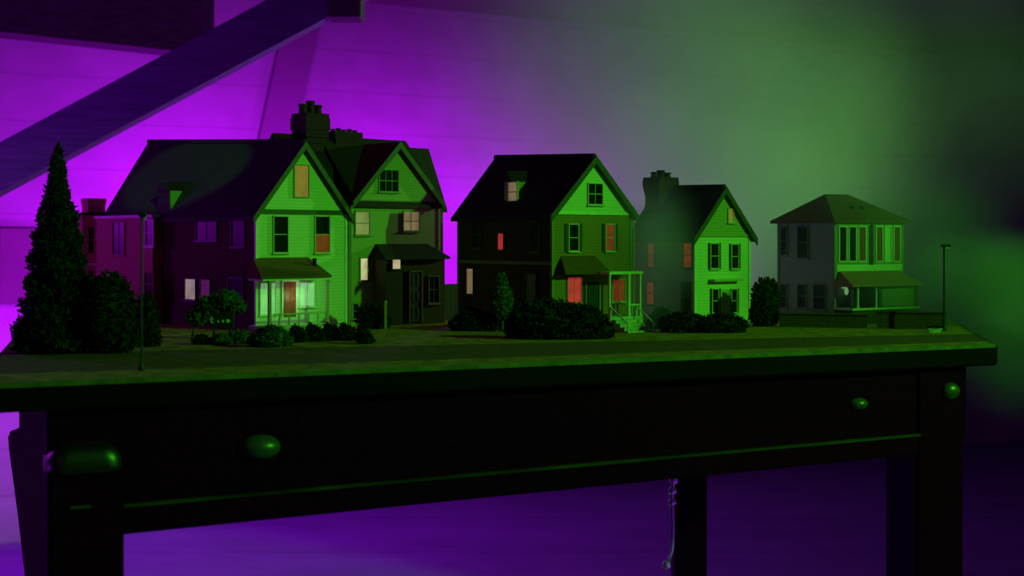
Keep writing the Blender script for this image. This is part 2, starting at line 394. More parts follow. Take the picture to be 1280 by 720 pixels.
bm = bmesh.new(); prism(bm, [(w - .003, 0, he), (w - .003, D, he), (w - .003, D / 2, mh - .001)], Vector((.003, 0, 0))); h.part('gable', bm, M['tan'])
h.gable_roof(hr, M['shingle2'], gable=M['tan'], D=D / 2, back=False, ov=.008, ox=.004, name='cross_roof')
yw0, yw1 = .046, .124; ym = (yw0 + yw1) / 2; xw = h.X(554, yw0)
wg = h.part('rear_wing', bx(w - .02, xw, yw0, yw1, 0, he), M['murk'], None, 'dark rear wing')
zm = h.Z(189, xw, ym); sw_ = (zm - he) / (ym - yw0)
wp = [(yw0 - .005, he - sw_ * .005), (ym, zm), (yw1 + .005, he - sw_ * .005)]
bm = bmesh.new(); prism(bm, [(w - .05, y, z + .004) for y, z in wp] + [(w - .05, y, z - .001) for y, z in wp[::-1]], Vector((xw + .004 - w + .05, 0, 0))); h.part('roof', bm, M['shingle'], wg)
bm = bmesh.new(); prism(bm, [(xw - .003, yw0, he), (xw - .003, yw1, he), (xw - .003, ym, zm)], Vector((.003, 0, 0))); h.part('gable', bm, M['murk'], wg)
h.corner_boards('tan')
h.band('belt_board', 'f', -.001, w + .001, he - .003, he + .002, 'olive', .003)
h.window('f', (474, 213, 497, 239), 'glass', 'olive', base=-.0012, bars=(2, 1))
h.window('f', (444, 265, 461, 293), 'g_dim', 'olive', bars=(0, 1), shutters=0)
h.window('f', (504, 265, 523, 288), 'g_dim', 'olive', bars=(1, 1))
h.window('f', (450, 323, 459, 350), 'g_white', 'olive', bars=(0, 0))
h.window('f', (440, 380, 447, 398), 'glass', 'olive', bars=(0, 1))
pf = -.030; xa, xb = h.X(483, pf), h.X(556, pf)
zr = h.Z(322, xa, pf)
lt = h.part('lean_to', bx(xa, xb, pf, .001, 0, zr - .002), M['murk'], None, 'lean-to entrance on the front, darkened as if in shadow')
h.shed_roof(xa - .008, xb + .004, 0, pf - .008, zr, h.Z(305, xa, 0), 'shingle', .012)
h.window('f', (490, 324, 500, 336), 'g_white', 'darktrim', base=pf, bars=(0, 0), sill=False)
h.door('f', (512, 340, 526, 402), 'blackdoor', base=pf, frame='olive')
h.window('f', (536, 346, 548, 378), 'glass', 'olive', base=pf)
h.chimney(h.X(430, D / 2), D / 2, .046, .022, mh - .02, h.Z(163, 0, D / 2), .12, 5)
bm = bmesh.new(); box(bm, h.X(345, D / 2 + .02), h.X(368, D / 2 + .02), D / 2 + .01, D / 2 + .03, mh - .03, mh + .010)
H2 = h; bm.free()

# ================================================================== house 3
h = House(690, 416, 40, 'gabled_model_house', 'model house with white portico and steps, red lit window beside dark door')
w = h.X(789); D = h.Y(573); he = h.Z(265)
h.body(w, D, he, M['moss'])
hr = h.Z(199, w / 2, 0); far = (h.o + h.u * w / 2 + h.v * D).y
hr2 = zat(200, far) - T
h.gable_roof(hr, M['shingle'], hr2, gable=M['pale'], ov=.006)
h.ridge(-.004, D + .006, hr, hr2, w / 2)
h.corner_boards('olive')
h.band('belt_board', 'f', -.001, w + .001, he - .003, he + .001, 'white', .003)
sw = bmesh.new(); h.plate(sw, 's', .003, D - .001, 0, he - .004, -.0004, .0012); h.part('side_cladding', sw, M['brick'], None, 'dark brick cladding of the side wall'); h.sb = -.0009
h.band('belt_board', 's', 0, D, h.Z(330, 0, D / 2), h.Z(326, 0, D / 2), 'olive', .0024)
h.window('f', (735, 230, 752, 255), 'glass', 'cream', base=-.0012, bars=(1, 1))
h.window('f', (711, 281, 722, 313), 'glass', 'cream', bars=(0, 1), shutters=.006)
h.window('f', (757, 281, 767, 313), 'g_red2', 'cream', bars=(0, 1), shutters=.005)
h.window('f', (709, 347, 726, 378), 'g_red', 'olive', bars=(1, 0))
h.door('f', (732, 352, 748, 401), 'blackdoor', frame='olive')
h.window('f', (765, 350, 780, 376), 'g_red2', 'cream', bars=(0, 0))
for r, p in (((592, 277, 601, 309), 'glass'), ((623, 292, 630, 312), 'g_red'), ((664, 278, 675, 314), 'glass'), ((584, 336, 592, 367), 'g_dim'), ((658, 343, 670, 376), 'olive')):
    h.window('s', r, p, 'darktrim', bars=(0, 1 if p == 'glass' else 0))
# dormer
sl = (hr - he) / (w / 2)
yd = h.Y(641, .02); xd = .012
zb, zt = he + sl * xd, he + sl * xd + .032
bm = bmesh.new(); prism(bm, [(xd, yd - .009, zb), (xd + .03, yd - .009, zt), (xd, yd - .009, zt)], Vector((0, .018, 0))); dm = h.part('dormer', bm, M['olive'])
bm = bmesh.new(); loft(bm, [(xd - .003, yd - .012, zt - .001), (xd - .003, yd + .012, zt - .001), (xd - .003, yd, zt + .014)], [(xd + .04, yd - .012, zt + .002), (xd + .04, yd + .012, zt + .002), (xd + .04, yd, zt + .016)]); h.part('dormer_roof', bm, M['shingle'], dm)
h.window('s', (636, 228, 647, 252), 'g_dim', 'cream', base=xd, bars=(0, 1), sill=False)
# awning roof over the window and door
h.shed_roof(h.X(694), h.X(750), 0, -.020, h.Z(340, .03, -.02), h.Z(320, .03, 0), 'shingle2', .010, name='awning_roof')
# portico with posts and steps
pf = -.038
xa, xb = h.X(762, pf), h.X(800, pf)
zf = .020; zt = h.Z(343, xa, pf)
bm = bmesh.new(); box(bm, xa - .002, xb + .003, pf - .003, -.001, 0, zf); h.part('portico_floor', bm, M['stone'])
for x in (xa, xa + (xb - xa) * .62, xb): h.post(x, pf, zf, zt, .0013)
h.post(xb, pf * .45, zf, zt, .0013)
bm = bmesh.new(); box(bm, xa - .003, xb + .003, pf - .003, -.001, zt, zt + .0035); h.part('portico_roof', bm, M['white'])
bm = bmesh.new(); box(bm, xa + (xb - xa) * .62, xb, pf - .0008, pf + .0008, zf + .014, zf + .016)
for i in range(5):
    x = xa + (xb - xa) * (.66 + .08 * i); box(bm, x - .0005, x + .0005, pf - .0005, pf + .0005, zf, zf + .014)
h.part('portico_railing', bm, M['white'])
bm = bmesh.new()
for i in range(4):
    box(bm, xa + .001, xb - .012, pf - .003 - .008 * (i + 1), pf - .0028 - .008 * i, 0, zf - .004 - .0045 * i)
h.part('steps', bm, M['stone'])
for x in (xa - .001, xb - .010):
    bm = bmesh.new(); a = (x, pf - .003, zf + .013); b = (x, pf - .036, .012)
    tube(bm, [a, b], .0011); tube(bm, [b, (b[0], b[1], 0)], .0012); tube(bm, [a, (a[0], a[1], zf)], .0011)
    h.part('step_handrail', bm, M['white'])
bm = bmesh.new(); tube(bm, [(w + .002, -.003, 0), (w + .002, -.003, he)], .0011); h.part('drainpipe', bm, M['cream'])
H3 = h

# ================================================================== house 4
h = House(868, 408, 40, 'gabled_model_house', 'smaller model house with broad chimney half veiled by smoke')
w = h.X(937); D = h.Y(790); he = h.Z(293)
h.body(w, D, he, M['pale'])
hr = h.Z(237, w / 2, 0); far = (h.o + h.u * w / 2 + h.v * D).y
hr2 = zat(238, far) - T
h.gable_roof(hr, M['shingle'], hr2, gable=M['tan'], ov=.006)
h.ridge(-.004, D + .006, hr, hr2, w / 2)
h.corner_boards()
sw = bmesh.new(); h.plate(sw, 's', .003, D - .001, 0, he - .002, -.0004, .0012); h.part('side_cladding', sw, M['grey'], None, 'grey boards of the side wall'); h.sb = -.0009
h.band('belt_board', 'f', -.001, w + .001, he - .003, he + .001, 'tan', .003)
h.window('f', (910, 262, 916, 277), 'g_warm', 'cream', base=-.0012, bars=(0, 0))
h.window('f', (888, 305, 897, 335), 'glass', 'cream', bars=(0, 1), shutters=.0035)
h.window('f', (914, 306, 922, 335), 'glass', 'cream', bars=(0, 1), shutters=.003)
h.window('f', (890, 362, 897, 390), 'glass', 'cream', bars=(0, 1), shutters=.003)
h.window('f', (914, 362, 920, 390), 'glass', 'cream', bars=(0, 1), shutters=.003)
h.door('f', (901, 362, 910, 398), 'cream', frame='white')
h.band('door_canopy', 'f', h.X(886), h.X(922), h.Z(352, .03), h.Z(349, .03), 'cream', .012)
for r, p in (((810, 304, 818, 334), 'g_red2'), ((855, 304, 865, 334), 'g_red2'), ((809, 353, 818, 380), 'g_red2'), ((853, 353, 863, 388), 'glass')):
    h.window('s', r, p, 'darktrim', bars=(0, 1))
yc = h.Y(826, w * .4)
h.chimney(w * .4, yc, .036, .030, he + .02, h.Z(222, w * .4, yc), .16, 3)
H4 = h

# ================================================================== house 5
h = House(1043, 404, 32, 'hip_roofed_model_house', 'hip-roofed model house with sunroom windows above a brick-walled porch')
w = h.X(1128); D = h.Y(973); he = h.Z(276)
h.body(w, D, he, M['grey'])
o_ = .009
ry = D * .5
zr = h.Z(243, w * .5, ry)
h.hip_roof(-o_, w + o_, -o_, D + o_, he + .001, w * .28, w * .62, (ry, ry), zr, 'shingle2')
for q in (.30, .44):
    bm = bmesh.new(); x = w * q + .016; y = .022; zz = he + (zr - he) * .30
    lathe(bm, [(.0028, zz - .004), (.0028, zz + .005), (.0042, zz + .006), (.0040, zz + .009), (.0015, zz + .011)], x, y, 10); h.part('roof_vent', bm, M['iron'])
h.corner_boards('olive')
# sunroom on the upper floor
za, zb = h.Z(331, .03), h.Z(279, .03)
h.band('sunroom_board', 'f', .003, w - .003, za - .010, za, 'pale', .003)
h.band('sunroom_board', 'f', .003, w - .003, zb - .003, zb, 'pale', .003)
for a, b, ps in ((1047, 1083, ('glass', 'g_pale', 'glass')), (1093, 1126, ('glass', 'g_pale', 'glass'))):
    n = 3
    for i in range(n):
        p0 = a + (b - a) * i / n + 2; p1 = a + (b - a) * (i + 1) / n - 2
        h.window('f', (p0, 284, p1, 326), ('glass', 'glass', 'red', 'red', 'pale', 'red')[i + (0 if a < 1060 else 3)], 'pale', bars=(0, 0), fw=.0022, sill=False)
bm = bmesh.new(); tube(bm, [(h.X(1088), -.004, za), (h.X(1088), -.004, he)], .002); h.part('drainpipe', bm, M['darktrim'])
# porch
pf = -.036
xa, xb = h.X(1066, pf), h.X(1148, pf)
zr0 = h.Z(356, xa, pf); zr1 = h.Z(338, .03, 0)
h.shed_roof(xa - .006, xb + .004, 0, pf - .006, zr0, zr1, 'shingle3', .014)
bm = bmesh.new(); box(bm, xa, xb, pf, -.001, 0, .020); h.part('porch_base', bm, M['brick'])
bm = bmesh.new(); box(bm, xa - .002, xb + .002, pf - .002, -.001, .020, .023); h.part('porch_sill', bm, M['white'])
for x, r, m_ in ((xa + .001, .0016, 'darktrim'), (xa + .013, .0013, 'white'), (xa + .050, .0014, 'white'), (xa + .056, .003, 'darktrim'), (xb - .002, .0018, 'darktrim')):
    h.post(x, pf + .003, .023, zr0 - .003, r, m_)
h.post(xb - .002, -.008, .023, zr0 - .003, .0015, 'darktrim')
a0 = xa + .014
bm = bmesh.new(); box(bm, a0, xa + .049, pf + .004, pf + .005, .024, zr0 - .003); h.part('porch_glazing', bm, M['glass'])
bm = bmesh.new(); box(bm, xa + .060, xb - .004, pf + .004, pf + .005, .024, zr0 - .003); h.part('porch_glazing', bm, M['olive'])
bm = bmesh.new(); bmesh.ops.create_icosphere(bm, subdivisions=2, radius=.004, matrix=Matrix.Translation((h.X(1058, -.008), -.008, h.Z(364, .01, -.008))) @ Matrix.Diagonal((.8, .8, 1.5, 1))); 
box(bm, h.X(1058, -.008) - .001, h.X(1058, -.008) + .001, -.008, .0, h.Z(364, .01) + .004, h.Z(364, .01) + .006)
h.part('porch_lamp', bm, M['g_pale'])
for r in ((977, 284, 984, 318), (998, 284, 1010, 322), (976, 356, 984, 384), (998, 356, 1008, 384), (1018, 356, 1032, 386)):
    h.window('s', r, 'glass', 'olive', bars=(0, 1))
H5 = h

# ================================================================== small brick building behind at the left
h = House(103, 398.5, 40, 'brick_outbuilding', 'small plum brick building with chimney between tall conifer and large pale house')
h.root['category'] = 'building'
w = h.X(135); he = h.Z(269); D = .045
h.body(w, D, he, M['plum'])
bm = bmesh.new(); box(bm, -.004, w + .004, -.004, D + .004, he, he + .004); h.part('roof', bm, M['shingle'])
h.chimney(h.X(117, .02), .02, .028, .024, he, h.Z(248, .01, .02), .1, 0, 'plum')
h.window('f', (128, 284, 133, 316), 'glass', 'white', bars=(0, 1)); h.window('f', (110, 284, 117, 316), 'glass', 'plum', bars=(0, 1))
h.band('belt_board', 'f', 0, w, h.Z(332), h.Z(329), 'white')
h.window('f', (124, 338, 133, 362), 'glass', 'white', bars=(0, 1)); h.window('f', (110, 338, 117, 362), 'glass', 'plum', bars=(0, 1))

# ================================================================== plants
def leaves(bm, pts, size, flat=.5):
    for p, n in pts:
        s = size * random.uniform(.6, 1.3)
        a = Vector((random.gauss(0, 1), random.gauss(0, 1), random.gauss(0, 1))).normalized()
        t = (n + a * .8).normalized(); b = t.orthogonal().normalized(); b.rotate(Matrix.Rotation(random.uniform(0, 6.28), 3, t)); c = t.cross(b)
        q = [p - b * s * .5, p + c * s * flat * .5, p + t * s * .9, p - c * s * flat * .5, p + b * s * .4 + t * s * .2]
        v = [bm.verts.new(x) for x in q]
        bm.faces.new((v[0], v[1], v[2])); bm.faces.new((v[0], v[2], v[3])); bm.faces.new((v[0], v[3], v[1])); bm.faces.new((v[1], v[3], v[2]))
        bm.verts.remove(v[4])
def blob(bm, c, r, sub=3, j=.12):
    k = bmesh.ops.create_icosphere(bm, subdivisions=sub, radius=1)['verts']
    for v in k:
        n = v.co.copy(); f = 1 + random.uniform(-j, j)
        v.co = Vector((n.x * r[0] * f, n.y * r[1] * f, max(n.z * r[2] * f, -c[2] + .0005))) + Vector(c)
def ell_pts(c, r, n, zmin=.001):
    out = []
    while len(out) < n:
        d = Vector((random.gauss(0, 1), random.gauss(0, 1), random.gauss(0, 1))).normalized()
        p = Vector(c) + Vector((d.x * r[0], d.y * r[1], d.z * r[2])) * random.uniform(.86, 1.04)
        if p.z > zmin: out.append((p, d))
    return out
def shrub(name, label, cat, px, py, blobs, m, leaf=.006, dens=1.0, group=None, trunk=None):
    """blobs: (dx px, height px of centre, rx px, rz px, depth factor, dy) measured at the base point's distance"""
    b = gnd(px, py); k = b.y / F
    root = thing(name, label, cat, b, 0, group)
    bm = bmesh.new()
    for dx, hz, rx, rz, df, dy in blobs:
        c = (dx * k, dy, hz * k); r = (rx * k, rx * k * df, rz * k)
        blob(bm, c, [q * .9 for q in r], 3, .10)
        leaves(bm, ell_pts(c, r, int(dens * 26 * (r[0] * r[2]) / (leaf * leaf) + 60), .002), leaf)
    link('foliage', bm, m, root)
    bm = bmesh.new()
    tr = trunk or [[(0, 0, 0), (0, 0, blobs[0][1] * k)]]
    for t in tr: tube(bm, [Vector(p) if not trunk else Vector((p[0] * k, p[1], p[2] * k)) for p in t], .0022, .0014, 7)
    link('stem', bm, M['bark'], root)
    return root
# tall conifer
b = gnd(72, 440); k = b.y / F
root = thing('conifer', 'tall dark pointed conifer at the left end of the table', 'tree', b)
bm = bmesh.new(); Hh = (440 - 181) * k; pts = []
def con_r(z, a):
    f = 1 - z / Hh
    base = .0425 * (f ** .85) + .0012
    if z / Hh > .72: base *= .80
    return base * (1 + .10 * math.sin(z * 260 + a * 2) + .08 * math.sin(a * 5 + z * 90))
for i in range(5200):
    z = Hh * (1 - math.sqrt(random.random())) * 1.0; z = max(z, .004); a = random.uniform(0, 2 * math.pi); r = con_r(z, a) * random.uniform(.8, 1.03)
    pts.append((Vector((r * math.cos(a), r * math.sin(a), z)), Vector((math.cos(a), math.sin(a), .75)).normalized()))
for i in range(160):
    z = Hh * random.uniform(.72, 1.0); a = random.uniform(0, 6.28); r = con_r(z, a) * .9
    pts.append((Vector((r * math.cos(a), r * math.sin(a), z)), Vector((math.cos(a) * .4, math.sin(a) * .4, 1)).normalized()))
leaves(bm, pts, .0062)
lathe(bm, [(.034 * (1 - i / 12) ** .9 + .0006, .006 + Hh * .96 * i / 12) for i in range(13)], 0, 0, 18)
link('foliage', bm, M['leaf'], root)
bm = bmesh.new(); tube(bm, [(0, 0, 0), (0, 0, .05)], .006, .005); link('trunk', bm, M['bark'], root)

shrub('round_bush', 'large round dark bush in front of the plum brick building', 'bush', 137, 441, [(0, 50, 31, 50, .9, 0), (4, 20, 30, 22, .9, 0)], M['leaf'], .0055)
shrub('shrub', 'loose dark green shrub behind the black lamp post', 'bush', 182, 434, [(0, 32, 15, 34, .8, 0), (-8, 15, 14, 16, .8, 0), (8, 12, 10, 14, .8, 0)], M['leaf'], .005)
shrub('shrub', 'low dark shrub at the foot of the tall conifer, at the table corner', 'bush', 34, 441, [(0, 18, 16, 20, .8, 0)], M['leaf'], .005)
shrub('bent_tree', 'small bent tree with arching crown above the dark sign', 'tree', 240, 429,
      [(6, 34, 13, 11, .7, 0), (22, 48, 16, 12, .7, 0), (42, 54, 18, 12, .7, 0), (56, 46, 10, 9, .7, 0)], M['leafl'], .0045, 1.0, None,
      [[(0, 0, 0), (3, 0, 18), (8, 0, 34), (24, 0, 48), (44, 0, 52)], [(8, 0, 34), (2, 0, 42)], [(44, 0, 52), (57, 0, 44)]])
shrub('shrub', 'low mid-green shrub at the left corner of the lit porch', 'bush', 338, 434, [(0, 12, 22, 14, .8, 0), (-16, 8, 12, 9, .8, 0), (14, 8, 12, 9, .8, .004)], M['leafl'], .0045)
for px_, py_, s, lab in ((300, 430, 1.0, 'low clump of shrub to the right of the dark sign'), (276, 431, .8, 'small low shrub under the dark sign'), (252, 431, .7, 'tiny shrub beside the bent tree trunk')):
    shrub('shrub', lab, 'bush', px_, py_, [(0, 8 * s, 14 * s, 9 * s, .8, 0), (8 * s, 5 * s, 9 * s, 6 * s, .8, 0)], M['leafl'] if s > .75 else M['leaf'], .004)
for i, (px_, py_, r, lab) in enumerate(((372, 428, 10, 'first dark flower-bed bush right of the mid-green porch shrub'), (392, 427, 11, 'dark flower-bed bush below the red front door'), (413, 426, 10, 'dark flower-bed bush below the right porch post'), (433, 426, 11, 'dark flower-bed bush below the drainpipe of the pale house'), (455, 430, 9, 'dark flower-bed bush at the right end of the porch bed'))):
    shrub('bed_bush', lab, 'bush', px_, py_, [(0, 8, r, 11, .8, 0), (5, 4, r * .9, 6, .8, 0), (-4, 14, 4, 8, .8, 0)], M['leaf'], .004, 1, 'flower-bed bushes before the lit porch')
shrub('shrub', 'dark rounded shrub under the lean-to house windows', 'bush', 462, 411, [(0, 14, 18, 18, .7, 0), (12, 8, 14, 10, .7, 0)], M['leaf'], .005)
shrub('hedge_bush', 'low dark hedge bush at the left of the portico house side wall', 'bush', 590, 414, [(0, 12, 20, 16, .6, 0), (16, 10, 16, 13, .6, 0), (-14, 8, 14, 10, .6, 0)], M['leaf'], .005)
shrub('topiary', 'pear-shaped green topiary tree before the brick side of portico house', 'tree', 628, 415, [(0, 38, 13, 23, .9, 0), (-1, 62, 6, 11, .9, 0)], M['leafl'], .0042)
shrub('hedge', 'big dark rounded hedge left of the white portico steps', 'hedge', 698, 424, [(-14, 22, 48, 27, .45, 0), (22, 18, 40, 25, .45, 0), (46, 10, 24, 13, .45, 0), (-44, 14, 22, 20, .45, 0)], M['leaf'], .0055)
shrub('hedge', 'dark clipped hedge in front of the smaller smoke-veiled house', 'hedge', 880, 416, [(-26, 10, 30, 15, .4, 0), (18, 10, 34, 13, .4, 0), (40, 8, 14, 11, .4, 0)], M['leaf'], .005)
shrub('shrub', 'small dark shrub just right of the white portico railing', 'bush', 826, 412, [(0, 12, 13, 15, .6, 0), (-8, 6, 9, 8, .6, 0)], M['leaf'], .0045)
shrub('round_bush', 'dark rounded bush between the smoke-veiled house and the hip-roofed house', 'bush', 957, 408, [(0, 34, 17, 26, .8, 0), (-2, 14, 18, 17, .8, 0), (8, 40, 9, 18, .8, 0)], M['leaf'], .005)

# ------------------------------------------------------------------ street furniture
def lamp_post(px, base_y, top_y, label, rad=.0016, head=1):
    b = gnd(px, base_y); Hh = (base_y - top_y) * b.y / F
    r = thing('street_lamp', label, 'street lamp', b)
    bm = bmesh.new(); lathe(bm, [(rad * 2.2, 0), (rad * 2.2, .004), (rad * 1.3, .007), (rad, .012), (rad * .8, Hh - .006), (rad * .8, Hh - .003)], 0, 0, 10); link('pole', bm, M['iron'], r)
    bm = bmesh.new(); box(bm, -.0045 * head, .0085 * head, -.0035 * head, .0035 * head, Hh - .004, Hh, .0008); link('lamp_head', bm, M['iron'], r)
    bm = bmesh.new(); box(bm, .001, .007 * head, -.0025 * head, .0025 * head, Hh - .0062, Hh - .0038, .0005); link('lamp_lens', bm, M['stone'], r)
    return r
lamp_post(177, 464, 266, 'tall black street lamp at the roadside before the large pale house', .0013, .55)
lamp_post(1180, 414, 305, 'black street lamp standing in green smoke at the right end', .0016, 1)
b = gnd(482, 412)
r = thing('gate_post', 'thin pale post standing in front of the dark lean-to', 'post', b); bm = bmesh.new(); box(bm, -.0016, .0016, -.0016, .0016, 0, .036); link('shaft', bm, M['tan'], r)
bm = bmesh.new(); lathe(bm, [(.0024, .036), (.0024, .0375), (.0008, .040)], 0, 0, 8); link('cap', bm, M['tan'], r)
# dark board fence between the second and the third house
fa, fb = P(543, 400, 2.155), P(584, 400, 2.20); fd = fb - fa; fl = Vector((fd.x, fd.y, 0)).length; fh = zat(355, 2.17) - T
r = thing('board_fence', 'dark board fence closing the narrow gap left of the brick-sided house', 'fence', (fa.x, fa.y, T), math.atan2(fd.y, fd.x))
bm = bmesh.new()
for i in range(8): box(bm, fl * i / 8 + .0003, fl * (i + 1) / 8 - .0003, 0, .002, 0, fh)
link('boards', bm, M['darktrim'], r)
bm = bmesh.new(); box(bm, 0, fl, .002, .004, fh * .25, fh * .32); box(bm, 0, fl, .002, .004, fh * .75, fh * .82); link('rail', bm, M['darktrim'], r)
for q in (0, fl - .004):
    bm = bmesh.new(); box(bm, q, q + .004, .0035, .0075, 0, fh); link('fence_post', bm, M['darktrim'], r)
# dark sign with small pale characters
b = gnd(277, 424); k = b.y / F
r = thing('name_sign', 'dark board sign with tiny pale characters under the bent tree', 'sign', b)
bm = bmesh.new(); box(bm, -15 * k, 15 * k, 0, .003, 13 * k, 40 * k, .0006); link('board', bm, M['blackdoor'], r)
for x in (-10, 10):
    bm = bmesh.new(); box(bm, (x - 1.5) * k, (x + 1.5) * k, .0005, .0025, 0, 13.5 * k); link('leg', bm, M['darktrim'], r)
bm = bmesh.new()
def mk(x0, x1, z0, z1): box(bm, x0 * k, x1 * k, -.0006, .0004, z0 * k, z1 * k)
mk(-13.4, -11.8, 20, 28); mk(-14.6, -10.4, 24.5, 26); mk(-12.4, -9.8, 20, 21.4)
mk(-5, -3.8, 21, 24); mk(-3.8, -2.6, 20.6, 22); mk(0.5, 3, 21, 24.2); mk(6, 9.5, 20.6, 25); mk(9.5, 10.6, 22, 23.5)
link('lettering', bm, M['white'], r)
# low brick garden wall before the hip-roofed house
def run(name, label, cat, a, b, hgt, th, m, cap=None):
    d = (b - a); L_ = d.length; r = thing(name, label, cat, a, math.atan2(d.y, d.x))
    bm = bmesh.new(); box(bm, 0, L_, 0, th, 0, hgt); link('brickwork', bm, m, r)
    bm = bmesh.new(); box(bm, -.001, L_ + .001, -.0012, th + .0012, hgt, hgt + .0025); link('coping', bm, cap or m, r)
    return r
run('garden_wall', 'low brick garden wall along the front of the hip-roofed house', 'wall', gnd(974, 409), gnd(1084, 411), .018, .006, M['brick'])
run('garden_wall', 'low brick garden wall beside the street lamp in smoke', 'wall', gnd(1096, 411), gnd(1182, 412.5), .022, .006, M['brick'])
b = gnd(1168, 416); r = thing('planter', 'small pale trough planter before the right garden wall', 'planter', b)
bm = bmesh.new(); loft(bm, [(-.007, -.003, 0), (.007, -.003, 0), (.007, .003, 0), (-.007, .003, 0)], [(-.010, -.0045, .006), (.010, -.0045, .006), (.010, .0045, .006), (-.010, .0045, .006)]); link('trough', bm, M['stone'], r)
bm = bmesh.new(); leaves(bm, ell_pts((0, 0, .006), (.009, .004, .003), 80, .005), .003); link('plant', bm, M['leaf'], r)

# ================================================================== the table
FL = gnd(-40, 482.6); FR = gnd(1247, 431)
BL = Vector((-.776, 2.30, T)); BR = Vector((.70, 2.30, T))
tl = thing('display_table', 'heavy black timber table carrying the model street', 'table', (0, 0, 0))
def poly(bm, pts, z0, z1): prism(bm, [(p.x, p.y, z0) for p in pts], Vector((0, 0, z1 - z0)))
bm = bmesh.new(); poly(bm, [FL, FR, BR, BL], T - .024, T - .0005)
bmesh.ops.recalc_face_normals(bm, faces=bm.faces); bmesh.ops.bevel(bm, geom=list(bm.edges), offset=.002, segments=2, affect='EDGES')
link('tabletop', bm, M['top'], tl)
ed = (FR - FL).normalized(); nb = Vector((-ed.y, ed.x, 0))       # nb points to the back
def fe(px, inset=0):                                              # point of the front edge at px
    kx = (px - 640) / F; p = FL + nb * inset
    t = (kx * p.y - p.x) / (ed.x - kx * ed.y); return p + ed * t
ins = .014
A0, A1 = fe(58, ins), fe(1207, ins)
def wedge(bm, a, b, th, za0, za1, zb0, zb1):
    q = nb * th
    loft(bm, [(a.x, a.y, za0), (a.x + q.x, a.y + q.y, za0), (a.x + q.x, a.y + q.y, za1), (a.x, a.y, za1)],
             [(b.x, b.y, zb0), (b.x + q.x, b.y + q.y, zb0), (b.x + q.x, b.y + q.y, zb1), (b.x, b.y, zb1)])
zb = lambda py, p: zat(py, p.y)
lineb = lambda px: 684 - .101 * px                               # lower edge of the apron
lineb2 = lambda px: 646.5 - .0895 * px                           # top of its lower moulding
bm = bmesh.new(); wedge(bm, A0, A1, .03, zb(lineb(58) - 20, A0), T - .024, zb(lineb(1207) - 14, A1), T - .024); link('apron', bm, M['timber'], tl)
B0, B1 = fe(58, ins - .006), fe(1150, ins - .006)
bm = bmesh.new(); wedge(bm, B0, B1, .03, zb(lineb(58), B0), zb(lineb2(58), B0), zb(lineb(1150), B1), zb(lineb2(1150), B1))
bmesh.ops.recalc_face_normals(bm, faces=bm.faces); bmesh.ops.bevel(bm, geom=list(bm.edges), offset=.0018, segments=3, affect='EDGES')
link('apron_moulding', bm, M['timber'], tl)['label'] = 'lower moulding along the apron'
bm = bmesh.new(); q = -nb * .0012; wedge(bm, B0 + q, B1 + q, .006, zb(lineb2(58), B0) - .0015, zb(lineb2(58), B0) + .0012, zb(lineb2(1150), B1) - .0015, zb(lineb2(1150), B1) + .0012); link('bead', bm, mat('brown highlight edging', (.07, .05, .02), .5, .3, 'noise', 14, .8), tl)['label'] = 'bead along the apron, lightened as a highlight line'  # lighter colour paints the light caught by the bead
bm = bmesh.new(); q = -nb * .0015; wedge(bm, FL + q + ed * .004, FR + q - ed * .004, .004, T - .003, T + .0016, T - .003, T + .0016); link('edge_highlight', bm, mat('brass-toned highlight edging', (.20, .15, .06), .5, .4, 'noise', 60, .5), tl)['label'] = 'pale strip painting the highlight along the front edge'  # pale strip stands in for the highlight on the table edge
# side and rear aprons
for a, b_ in ((BL, BR), (FR, BR)):
    m_ = (b_ - a).normalized(); c_ = Vector((0.0, 1.8, 0)); nn = Vector((-m_.y, m_.x, 0)); nn = nn if (c_ - a).dot(nn) > 0 else -nn
    p, q = a + nn * .03 + m_ * .05, b_ + nn * .03 - m_ * .05
    bm = bmesh.new(); z0 = .70
    loft(bm, [(p.x, p.y, z0), (p.x + nn.x * .02, p.y + nn.y * .02, z0), (p.x + nn.x * .02, p.y + nn.y * .02, T - .024), (p.x, p.y, T - .024)],
             [(q.x, q.y, z0), (q.x + nn.x * .02, q.y + nn.y * .02, z0), (q.x + nn.x * .02, q.y + nn.y * .02, T - .024), (q.x, q.y, T - .024)])
    link('apron', bm, M['timber'], tl)
def dome(px, py, inset, rp, label=None):
    p = fe(px, inset); r = rp * p.y / F; z = zat(py, p.y)
    bm = bmesh.new(); bmesh.ops.create_uvsphere(bm, u_segments=24, v_segments=14, radius=r, matrix=Matrix.Diagonal((1, .75, .6, 1)))
    o = link('bolt_head', bm, M['bolt'], tl, True, p + Vector((0, 0, z - p.z))); o.rotation_euler = (0, 0, math.atan2(ed.y, ed.x))
    o['label'] = 'steel dome bolt head'
    return o
dome(324, 559, ins + .002, 27); dome(1072, 505, ins + .002, 14)
